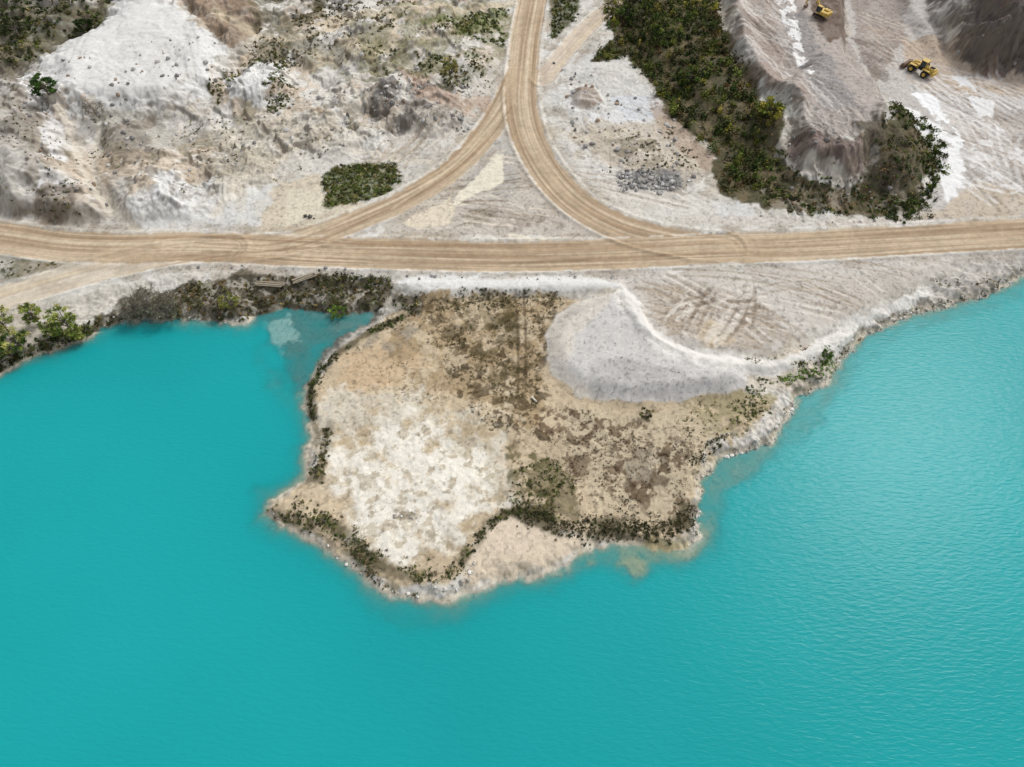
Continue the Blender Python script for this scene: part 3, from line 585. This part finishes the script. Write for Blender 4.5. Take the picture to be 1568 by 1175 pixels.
parts=[clumps(scatter(DSH,1.6,0.38,sc=6,seed=15),0.72,0.6,38,0.15,DARK+BROWN+OLIVE+[(96,92,80)],15),
 clumps(scatter([(135,500),(195,458),(300,432),(350,440),(300,490),(200,490)],0.25,seed=16),1.3,1.5,70,0.16,GRY+OLIVE,16),
 clumps(scatter([(480,425),(590,432),(640,458),(630,478),(500,470)],0.6,0.40,seed=107),0.9,0.8,44,0.16,GRY+DARK+GREEN,107),
 clumps(scatter_line([(-30,575),(30,550),(90,528),(135,510),(170,497)],1.6,2.5,seed=17),1.0,1.1,50,0.18,GREEN+DARK+OLIVE,17),
 clumps(scatter_line([(480,420),(540,425),(580,430)],0.7,1.5,seed=18),0.8,0.7,40,0.17,DARK,18)]
v=merge(parts); make_mesh('shoreline_shrubs',*v[:2],v[2],[ML],False)
parts=[clumps(scatter_line([(480,640),(476,600),(490,570),(514,545),(557,514),(620,484)],3.6,1.3,seed=20,thr=0.34),0.6,0.55,34,0.13,DARK+GREEN,20,1.15),
 clumps(scatter_line([(505,640),(502,670),(494,700),(488,730)],2.6,1.4,seed=21,thr=0.42),0.6,0.5,34,0.13,DARK+OLIVE,21),
 clumps(scatter_line([(425,782),(470,792),(520,810),(550,842),(600,876),(650,886),(695,873)],3.0,2.6,seed=22,thr=0.41),0.6,0.5,34,0.12,DARK+GREEN+OLIVE,22,1.25),
 clumps(scatter_line([(540,850),(570,880),(610,900),(660,905)],2.0,1.3,seed=108,thr=0.42),0.5,0.35,30,0.12,OLIVE+BROWN+DARK,108),
 clumps(scatter_line([(690,880),(720,845),(742,812),(770,788),(800,782)],3.4,1.0,seed=23,thr=0.32),0.55,0.45,36,0.12,DARK+GREEN,23,1.15),
 clumps(scatter_line([(800,785),(850,800),(900,812),(960,806),(1000,812),(1045,800),(1055,775)],3.6,2.7,seed=24,thr=0.37),0.55,0.4,34,0.12,DARK+[(60,58,40)],24,1.1),
 clumps(scatter([(780,700),(850,708),(880,740),(892,785),(840,802),(788,782)],2.8,0.40,sc=5,seed=25),0.55,0.4,34,0.12,GREEN+DARK+OLIVE,25,1.25),
 clumps(scatter([(1120,600),(1200,568),(1268,540),(1268,575),(1225,610),(1180,645),(1120,650)],1.5,0.4,sc=5,seed=26),0.6,0.42,34,0.14,OLIVE+GREEN,26,1.35),
 clumps(scatter_line([(1205,582),(1240,572),(1265,560),(1270,540)],1.8,1.3,seed=27),0.8,0.6,44,0.15,[(80,106,40),(92,116,48)],27,1.35),
 clumps(scatter_line([(1280,545),(1330,510),(1400,478),(1460,462),(1510,452),(1530,430)],1.6,0.8,seed=28,thr=0.42),0.5,0.3,24,0.12,OLIVE+DARK,28),
 clumps(scatter_line([(1120,545),(1180,555),(1240,535)],1.2,1.8,seed=29,thr=0.44),0.5,0.35,24,0.12,OLIVE+[(150,132,92),(170,110,90)],29),
 clumps(scatter_line([(1420,430),(1480,435),(1520,425)],1.2,1.6,seed=30,thr=0.44),0.5,0.3,24,0.12,OLIVE+BROWN,30),
 clumps(scatter([(1050,610),(1140,600),(1150,660),(1080,700),(1050,680)],1.0,0.44,seed=31),0.5,0.32,28,0.12,OLIVE,31),
 clumps(scatter_line([(1060,710),(1085,690),(1110,668)],2.5,1.4,seed=109),0.6,0.4,30,0.13,DARK,109)]
v=merge(parts); make_mesh('island_shrubs',*v[:2],v[2],[ML],False)
tz=[(600,500),(640,458),(860,455),(835,500),(840,580),(900,618),(1080,650),(1060,780),(900,790),(880,730),(790,690),(740,640),(640,620),(530,600),(540,560)]
DB=[(88,72,48),(76,62,42),(100,84,56),(68,60,40)]
parts=[clumps(scatter(tz,2.2,0.53,sc=3.5,seed=32),0.42,0.2,20,0.10,BROWN+DB,32),
 clumps(scatter([(630,458),(870,455),(835,520),(820,660),(760,660),(670,540)],3.6,0.51,sc=3,seed=33),0.45,0.28,22,0.10,DB+DARK+OLIVE,33,1.05),
 clumps(scatter([(800,640),(880,620),(1070,670),(1060,780),(900,790)],3.2,0.52,sc=3,seed=34),0.42,0.25,22,0.10,DB+[(92,66,48)],34,1.05),
 clumps(scatter([(510,620),(740,620),(780,700),(780,760),(700,860),(600,850),(520,800)],1.2,0.56,sc=4,seed=35),0.38,0.16,18,0.09,[(140,128,94),(120,108,76),(160,142,108)],35),
 clumps(scatter([(690,440),(860,448),(850,470),(660,475),(650,455)],2.2,0.40,seed=36),0.5,0.35,26,0.12,DARK+OLIVE,36),
 clumps(scatter([(880,500),(1100,560),(1050,590),(900,560)],0.03,seed=37),0.4,0.3,26,0.12,OLIVE,37)]
v=merge(parts); make_mesh('dry_grass_tufts',*v[:2],v[2],[ML],False)
# ------------------------------------------------------------------ trees
MB=flat('bark',(118,110,98),0.9)
def tube(p0,p1,r0,r1,n=6):
    p0=np.array(p0,float);p1=np.array(p1,float);d=p1-p0;d/=np.linalg.norm(d)+1e-9;a=np.cross(d,[0.3,0.9,0.1]);a/=np.linalg.norm(a);b=np.cross(d,a)
    t=np.arange(n)*2*math.pi/n; ring=np.cos(t)[:,None]*a+np.sin(t)[:,None]*b
    V=np.concatenate([p0+ring*r0,p1+ring*r1]); F=np.array([[i,(i+1)%n,(i+1)%n+n,i+n] for i in range(n)]); return V,F
def tree(name,u,v,hgt_,rad,cols,n=26,per=90,leaf=0.2,seed=0,bare=False,mul=1.35):
    r=np.random.default_rng(seed); x,y=G(u,v); z=float(hgt(x,y)); parts=[];mi=[]
    tv,tf=tube((x,y,z-0.3),(x+r.normal()*0.2,y,z+hgt_*0.6),0.16*hgt_/6,0.08*hgt_/6); parts.append((tv,tf,np.ones((len(tv),3))*0.1)); mi.append(np.zeros(len(tf)))
    cx=[];cy=[];cz=[]
    for i in range(n):
        a=r.random()*6.283; e=r.random(); rr_=rad*(0.25+0.75*math.sqrt(r.random()))*(0.55+0.5*math.sin(math.pi*(0.15+0.75*e)))
        q=(x+math.cos(a)*rr_,y+math.sin(a)*rr_,z+hgt_*(0.3+0.62*e)); cx.append(q[0]);cy.append(q[1]);cz.append(q[2]-0.3)
        s=(x,y,z+hgt_*(0.12+0.4*e)); tv,tf=tube(s,q,0.06,0.02,4); parts.append((tv,tf,np.ones((len(tv),3))*0.1)); mi.append(np.zeros(len(tf)))
        if bare:
            for _ in range(9):
                e2=np.array(q)+r.normal(size=3)*rad*0.28; tv,tf=tube(q,e2,0.05,0.02,4); parts.append((tv,tf[:, :],np.ones((len(tv),3))*0.1)); mi.append(np.zeros(len(tf)))
    cx,cy,cz=map(np.array,(cx,cy,cz)); L=leaves(cx,cy,cz,rad*(0.2+0.2*r.random(n)),hgt_*(0.07+0.08*r.random(n)),per,leaf,cols,r_=r,mul=mul)
    parts.append(L); mi.append(np.ones(len(L[1]))); V,F,Cc=merge(parts)
    make_mesh(name,V,F,Cc,[MB,ML],False,mi=np.concatenate(mi))
YG=[(120,130,60),(104,118,52),(138,142,74),(88,102,48),(148,146,86)]
DG=[(54,80,32),(66,92,38),(46,66,30)]
for i,(u,v,h_,r_,c_) in enumerate([(14,508,8.5,3.0,YG),(-20,520,9,3.6,YG),(62,498,7,1.9,YG),(110,506,7.5,2.8,YG),(34,535,5.5,2.8,YG+DG),(86,515,5,2.2,YG),(-45,490,8,3,YG),(5,548,5,2.6,YG+DG),(125,520,4,1.8,YG)]):
    tree('willow_tree',u,v,h_,r_,c_,n=40,per=90,leaf=0.15,seed=200+i,mul=1.35)
tree('deciduous_tree',78,150,6.5,3.4,DG,n=36,per=90,leaf=0.24,seed=211)
tree('deciduous_tree',133,52,5.0,2.8,[(56,66,36),(44,56,28)],n=26,per=80,leaf=0.26,seed=212)
tree('deciduous_tree',30,60,6.0,4.5,[(52,58,34),(60,66,38)],n=34,per=80,leaf=0.26,seed=213)
tree('deciduous_tree',1178,180,5.0,3.4,YEL+[(100,112,44)],n=30,per=80,leaf=0.24,seed=214)
tree('deciduous_tree',1050,130,5.5,3.5,GREEN,n=30,per=70,leaf=0.26,seed=215)
tree('deciduous_tree',1010,60,5.5,3.5,GREEN,n=30,per=70,leaf=0.26,seed=216)
tree('deciduous_tree',960,30,5,3,GREEN,n=30,per=70,leaf=0.26,seed=218)
tree('birch_tree',690,128,8.0,2.6,[(136,132,78),(120,120,66),(154,144,94)],n=32,per=70,leaf=0.18,seed=217)
for i,(u,v,h_,r_) in enumerate([(232,480,6.0,3.6),(262,484,5,3),(213,484,4.5,3)]):
    tree('bare_tree',u,v,h_,r_,[(132,132,110),(116,118,92)],n=34,per=22,leaf=0.12,seed=220+i,bare=True,mul=1.5)
tree('bare_tree',148,178,5,2.6,[(150,138,120)],n=22,per=8,leaf=0.12,seed=225,bare=True)
tree('deciduous_shrub',352,470,3.2,2.2,[(126,124,58),(108,112,52)],n=20,per=80,leaf=0.14,seed=226)
tree('deciduous_shrub',520,484,2.8,2.0,[(100,126,46),(86,110,42)],n=18,per=80,leaf=0.14,seed=227)
tree('deciduous_shrub',1263,548,2.8,1.2,[(70,100,38)],n=14,per=70,leaf=0.13,seed=228)
tree('deciduous_shrub',990,635,1.6,1.4,DARK+OLIVE,n=12,per=60,leaf=0.13,seed=229)
tree('deciduous_shrub',498,800,1.8,1.4,OLIVE+GREEN,n=12,per=60,leaf=0.13,seed=230)
tree('deciduous_shrub',485,725,1.6,1.2,GREEN+OLIVE,n=12,per=60,leaf=0.13,seed=231)
# ------------------------------------------------------------------ rocks
bmi=bmesh.new(); bmesh.ops.create_icosphere(bmi,subdivisions=1,radius=1); IV=np.array([v.co[:] for v in bmi.verts]); IF=np.array([[v.index for v in f.verts] for f in bmi.faces]); bmi.free()
def rocks(name,p,s,cols,seed=0,sink=0.3):
    r=np.random.default_rng(seed); z=hgt(p[:,0],p[:,1]); p=p[z>-0.15]; z=z[z>-0.15]; K=len(p)
    sz=s*(0.35+r.random(K)**2.5*1.6); V=IV[None]*(0.75+0.5*r.random((K,len(IV),1)))*sz[:,None,None]*(0.6+0.7*r.random((K,1,3)))
    a=r.random(K)*6.28; ca,sa=np.cos(a)[:,None],np.sin(a)[:,None]; x=V[...,0]*ca-V[...,1]*sa; y=V[...,0]*sa+V[...,1]*ca
    V=np.stack([x+p[:,0,None],y+p[:,1,None],V[...,2]+z[:,None]+sz[:,None]*(0.5-sink)],-1)
    F=(IF[None]+(np.arange(K)*len(IV))[:,None,None]).reshape(-1,3)
    cl=np.array([lin(c) for c in cols])[r.integers(len(cols),size=K)]*(0.8+0.4*r.random(K))[:,None]
    make_mesh(name,V.reshape(-1,3),F,np.repeat(cl,len(IV),axis=0),[MR],False)
RK=[(156,154,152),(176,174,171),(130,128,126),(200,197,194)]
rocks('rubble_pile',scatter([(945,268),(1035,262),(1045,288),(1010,298),(950,296)],2.6,seed=40),0.4,RK,1)
rocks('quarry_boulders',np.concatenate([scatter([(560,140),(720,130),(720,200),(560,200)],0.5,0.5,seed=41),scatter([(840,90),(1090,200),(1090,300),(900,270)],0.14,seed=42),scatter([(0,110),(700,40),(560,230),(100,340)],0.1,0.5,seed=43),scatter([(1200,205),(1340,200),(1400,320),(1200,320)],0.12,seed=44),scatter([(1440,50),(1568,80),(1568,115),(1460,90)],0.7,0.45,seed=45)]),0.4,RK+[(156,138,120)],2)
rocks('shoreline_rocks',np.concatenate([scatter_line([(1060,830),(1072,780),(1085,730),(1130,695),(1180,672),(1215,622),(1272,578),(1285,548),(1330,512),(1400,480),(1460,465),(1520,450),(1568,415)],2.2,1.3,seed=46),
  scatter_line([(655,900),(690,905),(712,890),(725,860)],2.4,0.8,seed=47),scatter_line([(140,510),(200,488),(280,484),(360,495)],0.6,1,seed=48),scatter_line([(600,790),(640,790)],1.5,1.5,seed=49),scatter_line([(412,785),(440,805),(500,835),(560,890),(640,915)],1.0,0.7,seed=52)]),0.23,[(206,202,195),(186,181,172),(158,152,142),(220,217,212)],3)
rocks('verge_stones',np.concatenate([scatter_line([(280,408),(400,412),(600,424),(950,428)],0.25,1.2,seed=50),scatter_line([(1100,318),(1250,340),(1400,338)],0.25,1,seed=51)]),0.25,RK,4)
rocks('dark_boulder',GG([(475,333),(468,332),(481,335)]),0.5,[(100,98,94)],5)
# ------------------------------------------------------------------ machines
MY=flat('yellow_paint',(212,178,84),0.5); MD=flat('dark_rubber',(38,36,34),0.85); MGl=flat('cab_glass',(40,48,52),0.2); MS=flat('worn_steel',(120,96,76),0.6); MWH=flat('white_paint',(222,218,206),0.6); MWd=flat('weathered_wood',(160,149,130),0.9)
class Bld:
    def __init__(s,name,mats): s.bm=bmesh.new(); s.name=name; s.mats=mats
    def _fin(s,vs,mi):
        fs={f for v in vs for f in v.link_faces}
        for f in fs: f.material_index=mi
    def box(s,c,sz,mi,rot=(0,0,0),taper=(1,1),bev=0.05):
        r=bmesh.ops.create_cube(s.bm,size=1); vs=r['verts']
        for v in vs:
            t=v.co.z>0; v.co.x*=sz[0]*(taper[0] if t else 1); v.co.y*=sz[1]*(taper[1] if t else 1); v.co.z*=sz[2]
        M=Matrix.Translation(c)@Matrix.Rotation(rot[2],4,'Z')@Matrix.Rotation(rot[1],4,'Y')@Matrix.Rotation(rot[0],4,'X')
        bmesh.ops.transform(s.bm,matrix=M,verts=vs); s._fin(vs,mi)
        if bev: 
            es=list({e for v in vs for e in v.link_edges}); rr=bmesh.ops.bevel(s.bm,geom=es,offset=bev,segments=1,affect='EDGES')
            for f in rr['faces']: f.material_index=mi
    def cyl(s,c,r,d,mi,ax='Y',seg=20,r2=None):
        q=bmesh.ops.create_cone(s.bm,cap_ends=True,segments=seg,radius1=r,radius2=r if r2 is None else r2,depth=d); vs=q['verts']
        R={'Y':Matrix.Rotation(math.pi/2,4,'X'),'X':Matrix.Rotation(math.pi/2,4,'Y'),'Z':Matrix.Identity(4)}[ax]
        bmesh.ops.transform(s.bm,matrix=Matrix.Translation(c)@R,verts=vs); s._fin(vs,mi)
    def beam(s,a,b,w,h,mi):
        a=Vector(a);b=Vector(b);d=b-a; s.box((a+b)/2,(d.length,w,h),mi,rot=(0,-math.atan2(d.z,math.hypot(d.x,d.y)),math.atan2(d.y,d.x)),bev=0.04)
    def done(s,loc,rz,scale=1):
        me=bpy.data.meshes.new(s.name); s.bm.to_mesh(me); s.bm.free()
        for m in s.mats: me.materials.append(m)
        o=bpy.data.objects.new(s.name,me); bpy.context.scene.collection.objects.link(o); o.location=loc; o.rotation_euler=(0,0,rz); o.scale=(scale,)*3; return o
def loader(u,v,rz,sc=1):
    b=Bld('wheel_loader',[MY,MD,MGl,MS])
    for x in (-1.75,1.75):
        for y in (-1.2,1.2):
            b.cyl((x,y,0.85),0.85,0.65,1); b.cyl((x,y*1.28,0.85),0.42,0.1,0)
        b.box((x,0,0.95),(0.5,2.0,0.4),1)
    b.box((-2.1,0,1.75),(2.9,1.5,1.2),0,taper=(0.92,0.85)); b.box((-3.5,0,1.35),(0.5,2.2,0.9),0); b.box((-2.5,0,2.42),(1.1,0.8,0.16),1); b.cyl((-1.6,0.45,2.7),0.09,0.8,1,'Z',10)
    for y in (-1.2,1.2): b.box((-1.75,y,1.85),(1.9,0.75,0.12),0)
    for y in (-1.2,1.2): b.box((1.7,y,1.85),(1.8,0.75,0.12),0)
    b.box((-0.35,0,2.55),(1.5,1.45,1.4),2,taper=(0.9,0.9)); b.box((-0.35,0,3.34),(1.7,1.6,0.14),0)
    for x in(-1.05,0.35):
        for y in(-0.7,0.7): b.box((x,y,2.6),(0.1,0.1,1.4),0,bev=0)
    b.box((0.2,0,1.3),(1.2,0.9,0.7),1); b.box((1.6,0,1.5),(1.9,1.1,0.9),0)
    for y in(-0.5,0.5): b.beam((1.2,y,2.1),(3.4,y,0.8),0.22,0.4,0); b.beam((1.5,y*0.4,1.6),(3.0,y*0.4,1.3),0.14,0.14,3)
    b.beam((1.4,0,2.4),(3.2,0,1.6),0.2,0.25,0)
    b.box((4.0,0,0.25),(1.3,3.0,0.12),3); b.box((3.45,0,0.75),(0.12,3.0,1.1),3,rot=(0,-0.15,0)); b.box((3.75,0,1.3),(0.7,3.0,0.1),3,rot=(0,0.2,0))
    for y in(-1.47,1.47): b.box((3.95,y,0.7),(1.1,0.08,0.95),3,taper=(0.6,1))
    x,y=G(u,v); b.done((x,y,float(hgt(x,y))+0.02),rz,sc)
loader(1407,112,math.radians(128),1.25)
def excav(u,v,rz,sc=1):
    b=Bld('tracked_excavator',[MY,MD,MGl,MS])
    for y in(-1.2,1.2):
        b.box((0,y,0.5),(3.6,0.6,0.8),1,bev=0.25)
        for x in(-1.5,-0.75,0,0.75,1.5): b.cyl((x,y*1.26,0.4),0.27,0.1,3)
    b.box((0,0,0.6),(1.6,1.8,0.4),1); b.cyl((0,0,0.95),0.7,0.3,1,'Z')
    b.box((-0.6,0,1.5),(3.2,2.6,0.9),0,bev=0.12); b.box((-2.2,0,1.55),(0.8,2.6,1.1),0,bev=0.2); b.box((-1.1,-0.6,2.1),(1.5,1.1,0.35),0)
    b.box((0.55,0.85,2.15),(1.5,0.95,1.5),2,taper=(0.88,0.92)); b.box((0.5,0.85,2.95),(1.45,0.95,0.1),0); b.cyl((-1.2,-0.8,2.4),0.08,0.6,1,'Z',10)
    b.beam((0.9,-0.1,1.6),(2.9,-0.1,3.8),0.4,0.6,0); b.beam((2.75,-0.1,3.7),(5.2,-0.1,3.5),0.38,0.5,0); b.beam((5.1,-0.1,3.7),(5.9,-0.1,1.2),0.3,0.42,0)
    b.beam((1.3,-0.1,1.5),(3.0,-0.1,2.9),0.16,0.16,3); b.beam((3.2,-0.1,4.1),(5.0,-0.1,4.0),0.15,0.15,3)
    b.box((5.7,-0.1,0.75),(0.9,1.1,0.12),3,rot=(0,0.9,0)); b.box((5.3,-0.1,0.6),(0.1,1.1,0.8),3,rot=(0,0.3,0))
    for y in(-0.62,0.42): b.box((5.55,y,0.7),(0.7,0.07,0.8),3,taper=(0.7,1))
    x,y=G(u,v); b.done((x,y,float(hgt(x,y))),rz,sc)
excav(1256,26,math.radians(125),1.15)
def planks(u,v,rz,n,L):
    b=Bld('plank_stack',[MWd]); 
    for i in range(n): b.box((rng.normal()*0.2,i*0.32-n*0.16,0.5+0.12*(i%2)),(L*(0.85+0.2*rng.random()),0.24,0.14),0,rot=(0,0,rng.normal()*0.04),bev=0.01)
    for q in (-0.3,0.3): b.box((L*q,0,0.22),(0.3,n*0.34,0.4),0,bev=0.01)
    x,y=G(u,v); b.done((x,y,float(hgt(x,y))+0.1),rz)
planks(415,437,-0.1,5,7); planks(465,428,0.5,5,5.5)
b=Bld('fallen_white_post',[MWH,MS]); b.box((0,0,0.2),(1.7,0.35,0.12),0); b.box((0.75,0,0.24),(0.12,0.9,0.1),0); b.cyl((-0.8,0,0.2),0.08,0.9,1,'X',10)
x,y=G(818,613); b.done((x,y,float(hgt(x,y))+0.2),2.2)
# ------------------------------------------------------------------ camera, sky, sun
sc=bpy.context.scene
cam=bpy.data.cameras.new('camera'); co=bpy.data.objects.new('camera',cam); sc.collection.objects.link(co)
co.location=(0,0,H); co.rotation_euler=(math.radians(90)-PITCH,0,0); cam.sensor_width=36; cam.lens=24; cam.clip_end=9000; cam.clip_start=1; sc.camera=co
wd=bpy.data.worlds.new('World'); sc.world=wd; wd.use_nodes=True; nt=wd.node_tree; bg=nt.nodes['Background']
sky=nt.nodes.new('ShaderNodeTexSky'); sky.sky_type='NISHITA'; sky.sun_disc=False
EL=50; AZ=48
sky.sun_elevation=math.radians(EL); sky.sun_rotation=math.radians(AZ); sky.air_density=1.0; sky.dust_density=4.0
hs=nt.nodes.new('ShaderNodeHueSaturation'); hs.inputs['Saturation'].default_value=0.2
nt.links.new(sky.outputs[0],hs.inputs['Color']); nt.links.new(hs.outputs[0],bg.inputs[0]); bg.inputs[1].default_value=0.14
sl=bpy.data.lights.new('sun','SUN'); so=bpy.data.objects.new('sun',sl); sc.collection.objects.link(so); sl.energy=1.3; sl.angle=math.radians(16); sl.color=(1,0.98,0.94)
d=Vector((math.sin(math.radians(AZ))*math.cos(math.radians(EL)),math.cos(math.radians(AZ))*math.cos(math.radians(EL)),math.sin(math.radians(EL))))
so.rotation_euler=d.to_track_quat('Z','Y').to_euler()
sc.view_settings.view_transform='Standard'; sc.view_settings.look='None'; sc.view_settings.exposure=0
print('done',sum(len(o.data.polygons) for o in bpy.data.objects if o.type=='MESH'))
